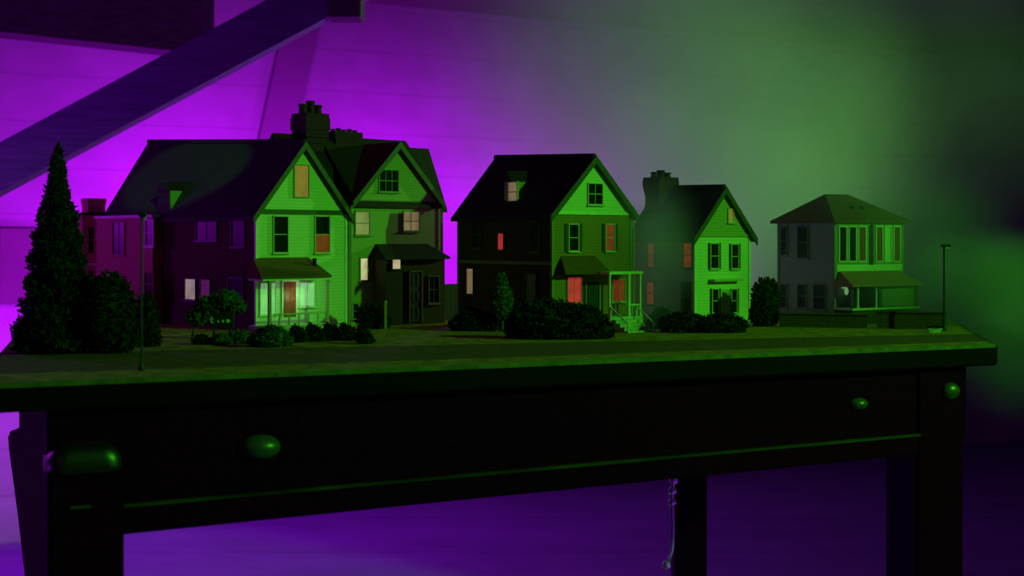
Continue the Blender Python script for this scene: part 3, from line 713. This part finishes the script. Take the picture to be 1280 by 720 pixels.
# front left leg: a post bolted outside the apron with a rounded head
p0, p1 = fe(60, -.012), fe(156, -.012)
def leg_post(a, b, th, z0, ztop, rnd, mt, name='leg'):
    m_ = (b - a); L_ = m_.length; ang = math.atan2(m_.y, m_.x)
    bm = bmesh.new(); prof = [(0, z0), (L_, z0)]
    for i in range(9): t = i / 8 * math.pi / 2; prof.append((L_ - rnd + rnd * math.cos(t), ztop - rnd + rnd * math.sin(t)))
    for i in range(9): t = math.pi / 2 + i / 8 * math.pi / 2; prof.append((rnd + rnd * math.cos(t), ztop - rnd + rnd * math.sin(t)))
    prism(bm, [(x, 0, z) for x, z in prof], Vector((0, th, 0)))
    bmesh.ops.recalc_face_normals(bm, faces=bm.faces)
    es = [e for e in bm.edges if e.calc_face_angle(0) > .6]
    bmesh.ops.bevel(bm, geom=es, offset=.005, segments=4, affect='EDGES')
    o = link(name, bm, mt, tl, False, Vector((a.x, a.y, 0))); o.rotation_euler = (0, 0, ang); return o
zt_ = zat(560, p0.y)
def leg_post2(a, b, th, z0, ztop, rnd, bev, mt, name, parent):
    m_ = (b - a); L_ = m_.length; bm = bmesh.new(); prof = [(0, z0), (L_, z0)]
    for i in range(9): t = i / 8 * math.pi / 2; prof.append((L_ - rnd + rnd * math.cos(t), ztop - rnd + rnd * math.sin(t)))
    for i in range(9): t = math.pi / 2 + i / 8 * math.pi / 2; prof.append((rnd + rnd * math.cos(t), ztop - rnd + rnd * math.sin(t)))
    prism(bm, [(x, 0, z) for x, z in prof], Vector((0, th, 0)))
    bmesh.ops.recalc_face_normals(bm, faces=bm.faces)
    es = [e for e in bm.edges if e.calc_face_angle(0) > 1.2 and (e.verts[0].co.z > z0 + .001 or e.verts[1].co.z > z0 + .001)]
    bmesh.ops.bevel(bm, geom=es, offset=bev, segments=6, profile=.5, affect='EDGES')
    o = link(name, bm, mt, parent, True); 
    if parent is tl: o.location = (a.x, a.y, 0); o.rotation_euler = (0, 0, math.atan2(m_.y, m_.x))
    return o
lg = leg_post(p0, p1, .052, 0, zt_ - .023, .0005, M['timber'])
leg_post2(p0, p1, .052, zt_ - .024, zt_, .018, .014, mat('glossy highlight timber', (.004, .003, .004), .42, 1.0, 'noise', 40, .3), 'leg_cap', lg)['label'] = 'rounded top of the leg, glossed for its highlight'  # separate glossier top added to draw the green highlight
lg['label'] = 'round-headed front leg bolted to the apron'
bm = bmesh.new(); L_ = (p1 - p0).length
box(bm, L_ * .28, L_ * .55, -.003, .001, zat(638, p0.y), zat(635, p0.y)); o = link('leg_slot', bm, M['bolt'], lg)
# front right leg
q0, q1 = fe(1146, ins - .004), fe(1207, ins - .004)
lr = leg_post(q0, q1, .058, 0, T - .024, .002, M['timber'])
bm = bmesh.new(); pq = fe(1188, ins - .004); bmesh.ops.create_uvsphere(bm, u_segments=20, v_segments=12, radius=.0125, matrix=Matrix.Diagonal((1, .6, .8, 1)))
o = link('bolt_head', bm, M['bolt'], tl, True, Vector((pq.x, pq.y, zat(489, pq.y)))); o.rotation_euler = (0, 0, math.atan2(ed.y, ed.x)); o['label'] = 'steel dome bolt head'
# rear legs
def sq_leg(px0, px1, d, name='leg'):
    a, b_ = P(px0, 500, d), P(px1, 500, d)
    bm = bmesh.new(); box(bm, a.x, b_.x, d, d + (b_.x - a.x), 0, T - .024, .003); return link(name, bm, M['timber'], tl)
sq_leg(843, 884, 2.16)
# rear left leg: shouldered and tapering
d = 1.95; zs = zat(540, d); bm = bmesh.new()
def sec(x0, x1, z): a, b_ = P(x0, 0, d).x, P(x1, 0, d).x; w_ = b_ - a; return [(a, d, z), (b_, d, z), (b_, d + w_, z), (a, d + w_, z)]
secs = [sec(36, 96, 0), sec(30, 97, zat(720, d)), sec(22, 99, zat(650, d)), sec(10, 104, zat(560, d)), sec(9, 105, zat(543, d)), sec(13, 101, zat(539, d)), sec(23, 96, zat(538.5, d)), sec(23, 96, T - .024)]
rings = [[bm.verts.new(p) for p in s_] for s_ in secs]
for a, b_ in zip(rings, rings[1:]):
    for i in range(4): bm.faces.new((a[i], a[(i + 1) % 4], b_[(i + 1) % 4], b_[i]))
bm.faces.new(rings[0][::-1]); bm.faces.new(rings[-1])
bmesh.ops.recalc_face_normals(bm, faces=bm.faces); bmesh.ops.bevel(bm, geom=[e for e in bm.edges if e.calc_face_angle(0) > .8], offset=.003, segments=2, affect='EDGES')
link('leg', bm, mat('brown leg varnish', (.10, .05, .08), .6, .3, 'grain', 30, .4), tl)['label'] = 'shouldered tapering rear leg'

# model ground: grass sheet, road, verge
def strip(name, label, cat, f0, f1, m, z0, z1, e0=0.006, e1=.006):
    """between fractions f0 and f1 of the way from front edge to back edge"""
    def L(f, side):
        a, b_ = (FL, BL) if side == 0 else (FR, BR); return a + (b_ - a) * f
    a0, a1, b0, b1 = L(f0, 0), L(f0, 1), L(f1, 0), L(f1, 1)
    q = (a1 - a0).normalized(); a0 += q * e0; a1 -= q * e1; q = (b1 - b0).normalized(); b0 += q * e0; b1 -= q * e1
    bm = bmesh.new(); poly(bm, [a0, a1, b1, b0], z0, z1); return tag(link(name, bm, m), label, cat)
strip('grass_mat', 'green flocked grass sheet under the model houses', 'grass mat', .30, .985, M['lawn'], T - .0004, T + .0003)
strip('model_road', 'dark model road running along the table front', 'road', .085, .30, M['road'], T - .0004, T + .0001)
strip('grass_verge', 'narrow green verge strip on the table front edge', 'grass mat', .012, .085, M['lawn'], T - .0004, T + .0003)
# clear strands added in place of glints along the legs
def strand(name, label, pix, d, r=.0022, beads=()):
    bm = bmesh.new(); tube(bm, [P(x, y, d) for x, y in pix], r, r, 8)
    o = tag(link(name, bm, M['strand'], None, True), label, 'strand')
    for x, y in beads:
        bm = bmesh.new(); bmesh.ops.create_icosphere(bm, subdivisions=2, radius=r * 2.2); link('bead', bm, M['strand'], o, True, P(x, y, d))
    return o
strand('glint_strand', 'glossy purple-lit cable added for the glints beside the middle table leg', [(842, 588), (841.5, 600), (840.5, 616), (840, 628), (841, 660), (840, 686), (836, 700), (832, 708)], 2.10, .0030, [(842, 601), (840.5, 614), (840, 628), (833, 706)])
strand('glint_strand', 'thin glossy cable added for the glints inside the right front table leg', [(1130, 560), (1129.5, 640), (1128, 665), (1129, 690), (1126, 712), (1125, 760)], 1.72, .0015, [(1128, 679), (1127, 697)])

# ================================================================== the room
WY = math.radians(30); wd = Vector((math.cos(WY), math.sin(WY), 0)); wn = Vector((math.sin(WY), -math.cos(WY), 0)); W0 = Vector((0, 5.2, 0))
def wallpt(px):
    kx = (px - 640) / F; t = (kx * W0.y - W0.x) / (wd.x - kx * wd.y); return W0 + wd * t
CEIL = 1.74
def room_mat(name, col, axis_scale, plank, amount, bump):
    m = bpy.data.materials.new(name); m.use_nodes = True; nt = m.node_tree; N = nt.nodes; L = nt.links; b = N['Principled BSDF']
    b.inputs['Roughness'].default_value = .85; b.inputs['Specular IOR Level'].default_value = .2
    tc = N.new('ShaderNodeTexCoord'); n1 = N.new('ShaderNodeTexNoise'); n1.inputs['Scale'].default_value = 2.2; n1.inputs['Detail'].default_value = 6
    n2 = N.new('ShaderNodeTexNoise'); n2.inputs['Scale'].default_value = 9; n2.inputs['Detail'].default_value = 5
    mp = N.new('ShaderNodeMapping'); mp.inputs['Scale'].default_value = axis_scale; L.new(tc.outputs['Object'], mp.inputs[0])
    L.new(mp.outputs[0], n1.inputs['Vector']); L.new(mp.outputs[0], n2.inputs['Vector'])
    w = N.new('ShaderNodeTexWave'); w.wave_type = 'BANDS'; w.bands_direction = plank[0]; w.wave_profile = 'SAW'; w.inputs['Scale'].default_value = plank[1]; w.inputs['Distortion'].default_value = .3
    L.new(tc.outputs['Object'], w.inputs['Vector'])
    r = N.new('ShaderNodeValToRGB'); r.color_ramp.elements[0].position = 0; r.color_ramp.elements[0].color = (.75, .75, .75, 1); r.color_ramp.elements[1].position = .06; r.color_ramp.elements[1].color = (1, 1, 1, 1)
    L.new(w.outputs['Fac'], r.inputs[0])
    r1 = N.new('ShaderNodeValToRGB'); r1.color_ramp.elements[0].position = .3; r1.color_ramp.elements[0].color = (*[c * (1 - amount) for c in col], 1); r1.color_ramp.elements[1].position = .7; r1.color_ramp.elements[1].color = (*col, 1)
    ad = N.new('ShaderNodeMath'); ad.operation = 'MULTIPLY_ADD'; ad.inputs[1].default_value = .35; L.new(n2.outputs['Fac'], ad.inputs[0]); 
    mu = N.new('ShaderNodeMath'); mu.operation = 'MULTIPLY'; mu.inputs[1].default_value = .65; L.new(n1.outputs['Fac'], mu.inputs[0]); L.new(mu.outputs[0], ad.inputs[2])
    L.new(ad.outputs[0], r1.inputs[0])
    mx = N.new('ShaderNodeMix'); mx.data_type = 'RGBA'; mx.blend_type = 'MULTIPLY'; mx.inputs[0].default_value = 1
    L.new(r1.outputs[0], mx.inputs[6]); L.new(r.outputs[0], mx.inputs[7]); L.new(mx.outputs[2], b.inputs['Base Color'])
    bp = N.new('ShaderNodeBump'); bp.inputs['Strength'].default_value = bump; bp.inputs['Distance'].default_value = .01; L.new(r.outputs[0], bp.inputs['Height']); L.new(bp.outputs[0], b.inputs['Normal'])
    return m
m_wall = room_mat('painted board wall', (.50, .46, .50), (1, 1, 1.5), ('Z', 2.2), .35, .25)
m_floor = room_mat('dusty concrete floor', (.19, .25, .31), (1, 2.5, 1), ('Y', .6), .35, .15)
m_ceil = room_mat('board ceiling', (.20, .17, .17), (1, 1, 1), ('Y', 2.5), .35, .25)
bm = bmesh.new(); box(bm, -3.4, 3.6, 0, .1, 0, CEIL); o = struct(link('wall_back', bm, m_wall, None, False, W0)); o.rotation_euler = (0, 0, WY)
bm = bmesh.new(); box(bm, -3.4, 4.2, -.6, 7.6, -.1, 0); struct(link('floor', bm, m_floor))
bm = bmesh.new(); box(bm, -3.4, 4.2, -.6, 7.6, CEIL, CEIL + .1); struct(link('ceiling', bm, m_ceil))
# dropped dark ceiling timber at the left, a ceiling batten, a wall ledge
def wall_box(px0, px1, y0, y1, thick, m, name, off=0):
    a, b_ = wallpt(px0), wallpt(px1); t0 = (a - W0).dot(wd); t1 = (b_ - W0).dot(wd)
    dm = (a.y + b_.y) / 2
    bm = bmesh.new(); box(bm, t0, t1, -thick - off, -off, zat(y1, dm), zat(y0, dm), .004)
    o = link(name, bm, m, None, False, W0); o.rotation_euler = (0, 0, WY); return o
a = P(-60, 33, 3.6); b_ = P(252, 67, 3.75)
bm = bmesh.new(); loft(bm, [(a.x, a.y, a.z), (a.x, a.y + .16, a.z), (a.x, a.y + .16, CEIL), (a.x, a.y, CEIL)], [(b_.x, b_.y, b_.z), (b_.x, b_.y + .16, b_.z), (b_.x, b_.y + .16, CEIL), (b_.x, b_.y, CEIL)])
struct(link('trim_1', bm, M['beam']))
struct(wall_box(-90, 74, 285, 380, .03, m_ceil, 'trim_2'))
a, b_ = wallpt(372), wallpt(312); dd = Vector((0, -.05, 0))
bm = bmesh.new(); q0, q1 = P(352, 40, a.y), P(392, 40, a.y); q2, q3 = P(312, 420, b_.y), P(272, 420, b_.y)
qs = [Vector((q.x, W0.y + (q.x - W0.x) * math.tan(WY), q.z)) for q in (q0, q1, q2, q3)]
prism(bm, qs, wn * .03); struct(link('trim_3', bm, mat('darker slanted board', (.28, .20, .26), .9, .1, 'noise', 3, .2), None))  # slanted board, slightly darker than the wall around it
# diagonal brace
b_ = P(470, -42, 2.9); a = P(-70, 246, 2.9); a = b_ + (a - b_) * 2.6
ax = (b_ - a).normalized(); up = Vector((-ax.z, 0, ax.x)); w2 = 27.5 * 2.9 / F
bm = bmesh.new(); th = Vector((0, .05, 0))
loft(bm, [a + up * w2, a - up * w2, a - up * w2 + th, a + up * w2 + th], [b_ + up * w2, b_ - up * w2, b_ - up * w2 + th, b_ + up * w2 + th])
br = thing('diagonal_brace', 'wide diagonal timber brace slanting across the upper left', 'beam', (0, 0, 0)); link('timber', bm, M['brace'], br)
bm = bmesh.new(); e = P(428, 5, 2.9); box(bm, e.x - .03, e.x + .04, e.y - .02, e.y + .06, e.z - .03, CEIL, .005); link('bracket', bm, M['beam'], br)

# ------------------------------------------------------------------ smoke
def smoke(name, label, x0, x1, y0, y1, z0, z1, build, dens, aniso=.2, step=1.0):
    cx, cy, cz = (x0 + x1) / 2, (y0 + y1) / 2, (z0 + z1) / 2
    bm = bmesh.new(); box(bm, x0 - cx, x1 - cx, y0 - cy, y1 - cy, z0 - cz, z1 - cz)
    m = bpy.data.materials.new(name + ' vapour'); m.use_nodes = True; nt = m.node_tree; N = nt.nodes; L = nt.links; N.clear()
    out = N.new('ShaderNodeOutputMaterial'); v = N.new('ShaderNodeVolumePrincipled'); L.new(v.outputs[0], out.inputs['Volume'])
    v.inputs['Color'].default_value = (.9, .9, .9, 1); v.inputs['Anisotropy'].default_value = aniso; v.inputs['Density Attribute'].default_value = ''
    tc = N.new('ShaderNodeTexCoord')
    fac = build(N, L, tc.outputs['Object'], Vector((cx, cy, cz)))
    mm = N.new('ShaderNodeMath'); mm.operation = 'MULTIPLY'; mm.inputs[1].default_value = dens; L.new(fac, mm.inputs[0]); L.new(mm.outputs[0], v.inputs['Density'])
    try: m.cycles.volume_sampling = 'MULTIPLE_IMPORTANCE'
    except Exception: pass
    o = link(name, bm, m, None, False, (cx, cy, cz)); tag(o, label, 'smoke', None, 'stuff')
    return o
def ball(N, L, co, ctr, c, r, soft=1.0):
    """1 at the middle of an ellipsoid falling smoothly to 0 at its rim"""
    mp = N.new('ShaderNodeMapping'); mp.vector_type = 'TEXTURE'; mp.inputs['Location'].default_value = Vector(c) - ctr; mp.inputs['Scale'].default_value = r
    L.new(co, mp.inputs[0]); ln = N.new('ShaderNodeVectorMath'); ln.operation = 'LENGTH'; L.new(mp.outputs[0], ln.inputs[0])
    mr = N.new('ShaderNodeMapRange'); mr.interpolation_type = 'SMOOTHSTEP'; mr.inputs['From Min'].default_value = 1; mr.inputs['From Max'].default_value = 1 - soft
    L.new(ln.outputs['Value'], mr.inputs['Value']); return mr.outputs[0]
def mathn(N, L, op, a, b):
    m = N.new('ShaderNodeMath'); m.operation = op
    for i, q in enumerate((a, b)):
        if isinstance(q, (int, float)): m.inputs[i].default_value = q
        else: L.new(q, m.inputs[i])
    return m.outputs[0]
def wisps(N, L, co, scale, lo, hi, detail=3):
    n = N.new('ShaderNodeTexNoise'); n.inputs['Scale'].default_value = scale; n.inputs['Detail'].default_value = detail; L.new(co, n.inputs['Vector'])
    mr = N.new('ShaderNodeMapRange'); mr.inputs['From Min'].default_value = lo; mr.inputs['From Max'].default_value = hi; mr.clamp = True; L.new(n.outputs['Fac'], mr.inputs['Value']); return mr.outputs[0]
def b_back(N, L, co, ctr):
    s = 0.0
    for c, r, k in ((P(860, 215, 2.75), (.55, .42, .60), 1), (P(740, 110, 2.8), (.45, .4, .5), .22), (P(1120, 110, 2.8), (.6, .4, .5), .05), (P(985, 255, 2.6), (.24, .24, .2), .5)):
        s = mathn(N, L, 'ADD', s, mathn(N, L, 'MULTIPLY', ball(N, L, co, ctr, c, r), k))
    return mathn(N, L, 'MULTIPLY', s, mathn(N, L, 'ADD', mathn(N, L, 'MULTIPLY', wisps(N, L, co, 3, .3, .7), .6), .4))
def b_front(N, L, co, ctr):
    s = 0.0
    for c, r, k in ((P(1215, 360, 2.08), (.23, .25, .10), 2.2), (P(1265, 430, 2.0), (.12, .2, .12), .8), (P(815, 325, 1.92), (.085, .13, .15), 1.6), (P(1130, 275, 2.05), (.16, .22, .10), .55), (P(960, 300, 2.05), (.22, .2, .16), .16)):
        s = mathn(N, L, 'ADD', s, mathn(N, L, 'MULTIPLY', ball(N, L, co, ctr, c, r), k))
    return mathn(N, L, 'MULTIPLY', s, wisps(N, L, co, 7, .32, .62))
smoke('smoke', 'broad haze of smoke hanging behind the model houses', -.24, 1.5, 2.36, 3.4, .55, 1.73, b_back, 3.0)
smoke('smoke', 'green smoke billowing round the right street lamp and thinning over the smaller chimney house', .04, .95, 1.75, 2.34, .66, 1.12, b_front, 6.0)

# ------------------------------------------------------------------ lights
def aim(o, t): o.rotation_euler = (Vector(t) - o.location).to_track_quat('-Z', 'Y').to_euler()
def point(name, loc, col, e, r=.05):
    l = bpy.data.lights.new(name, 'POINT'); l.color = col; l.energy = e; l.shadow_soft_size = r
    o = bpy.data.objects.new(name, l); C.objects.link(o); o.location = loc; return o
def spot(name, loc, tgt, col, e, size, blend=.5, r=.03):
    l = bpy.data.lights.new(name, 'SPOT'); l.color = col; l.energy = e; l.spot_size = math.radians(size); l.spot_blend = blend; l.shadow_soft_size = r
    o = bpy.data.objects.new(name, l); C.objects.link(o); o.location = loc; aim(o, tgt); return o
PUR = (.50, .003, 1.0); GRN = (.08, 1.0, .022)
point('purple_light', P(300, 330, 4.2), PUR, 14, .06)
o = P(320, 330, 4.1); spot('purple_light', o, o - wn + Vector((-.25, 0, .05)), PUR, 34, 145, 1.0, .06)
o = P(625, 320, 4.45); spot('purple_light', o, o - wn + Vector((.0, 0, .0)), PUR, 46, 130, 1.0, .06)
point('purple_light', P(655, 300, 3.0), (.6, .06, .9), 5.0, .05)  # added out of sight to tint the middle haze purple
o = P(952, 375, 5.2); spot('purple_light', o, o - wn + Vector((0, 0, .1)), (.75, .12, 1), 12, 90, 1.0, .06)
point('purple_light', P(-70, 430, 3.9), PUR, 12, .06)
point('purple_light', (-1.45, 2.35, .98), PUR, 7, .06)  # added off-frame to light brace and bay in place of wall bounce
point('purple_light', (-.9, -.1, 1.62), (.6, .02, .9), .9, .1)  # dim purple fill added beside the camera
spot('green_spot', (2.1, .70, 1.71), (.08, 1.80, .24), GRN, 130, 52, .2, .02)
spot('green_spot', (1.95, 3.35, 1.42), (-.1, 2.60, 1.17), (.24, 1.0, .13), 165, 46, .9, .03)  # unseen second spot added to light the haze behind the houses
point('purple_light', (-1.2, 1.35, .60), PUR, 3, .06)  # added off-frame to light the rear left table leg
spot('green_spot', (.35, .35, 1.70), P(240, 208, 2.08), GRN, 90, 4.2, .35, .005)  # narrow beam added to light a patch of the first roof
point('porch_bulb', H1.o + H1.u * .06 - H1.v * .02 + Vector((0, 0, .045)), (.45, 1, .4), .014, .004)

wld = bpy.data.worlds.new('world'); S.world = wld; wld.use_nodes = True
wld.node_tree.nodes['Background'].inputs[0].default_value = (.50, .14, .50, 1); wld.node_tree.nodes['Background'].inputs[1].default_value = .014

# ------------------------------------------------------------------ look
vs = S.view_settings; vs.view_transform = 'Standard'; vs.look = 'None'; vs.exposure = 0; vs.gamma = 1; vs.use_curve_mapping = False
cy = S.cycles
cy.use_denoising = True
cy.volume_bounces = 0; cy.max_bounces = 6; cy.diffuse_bounces = 3
cy.volume_step_rate = 1.0
cy.sample_clamp_indirect = 3
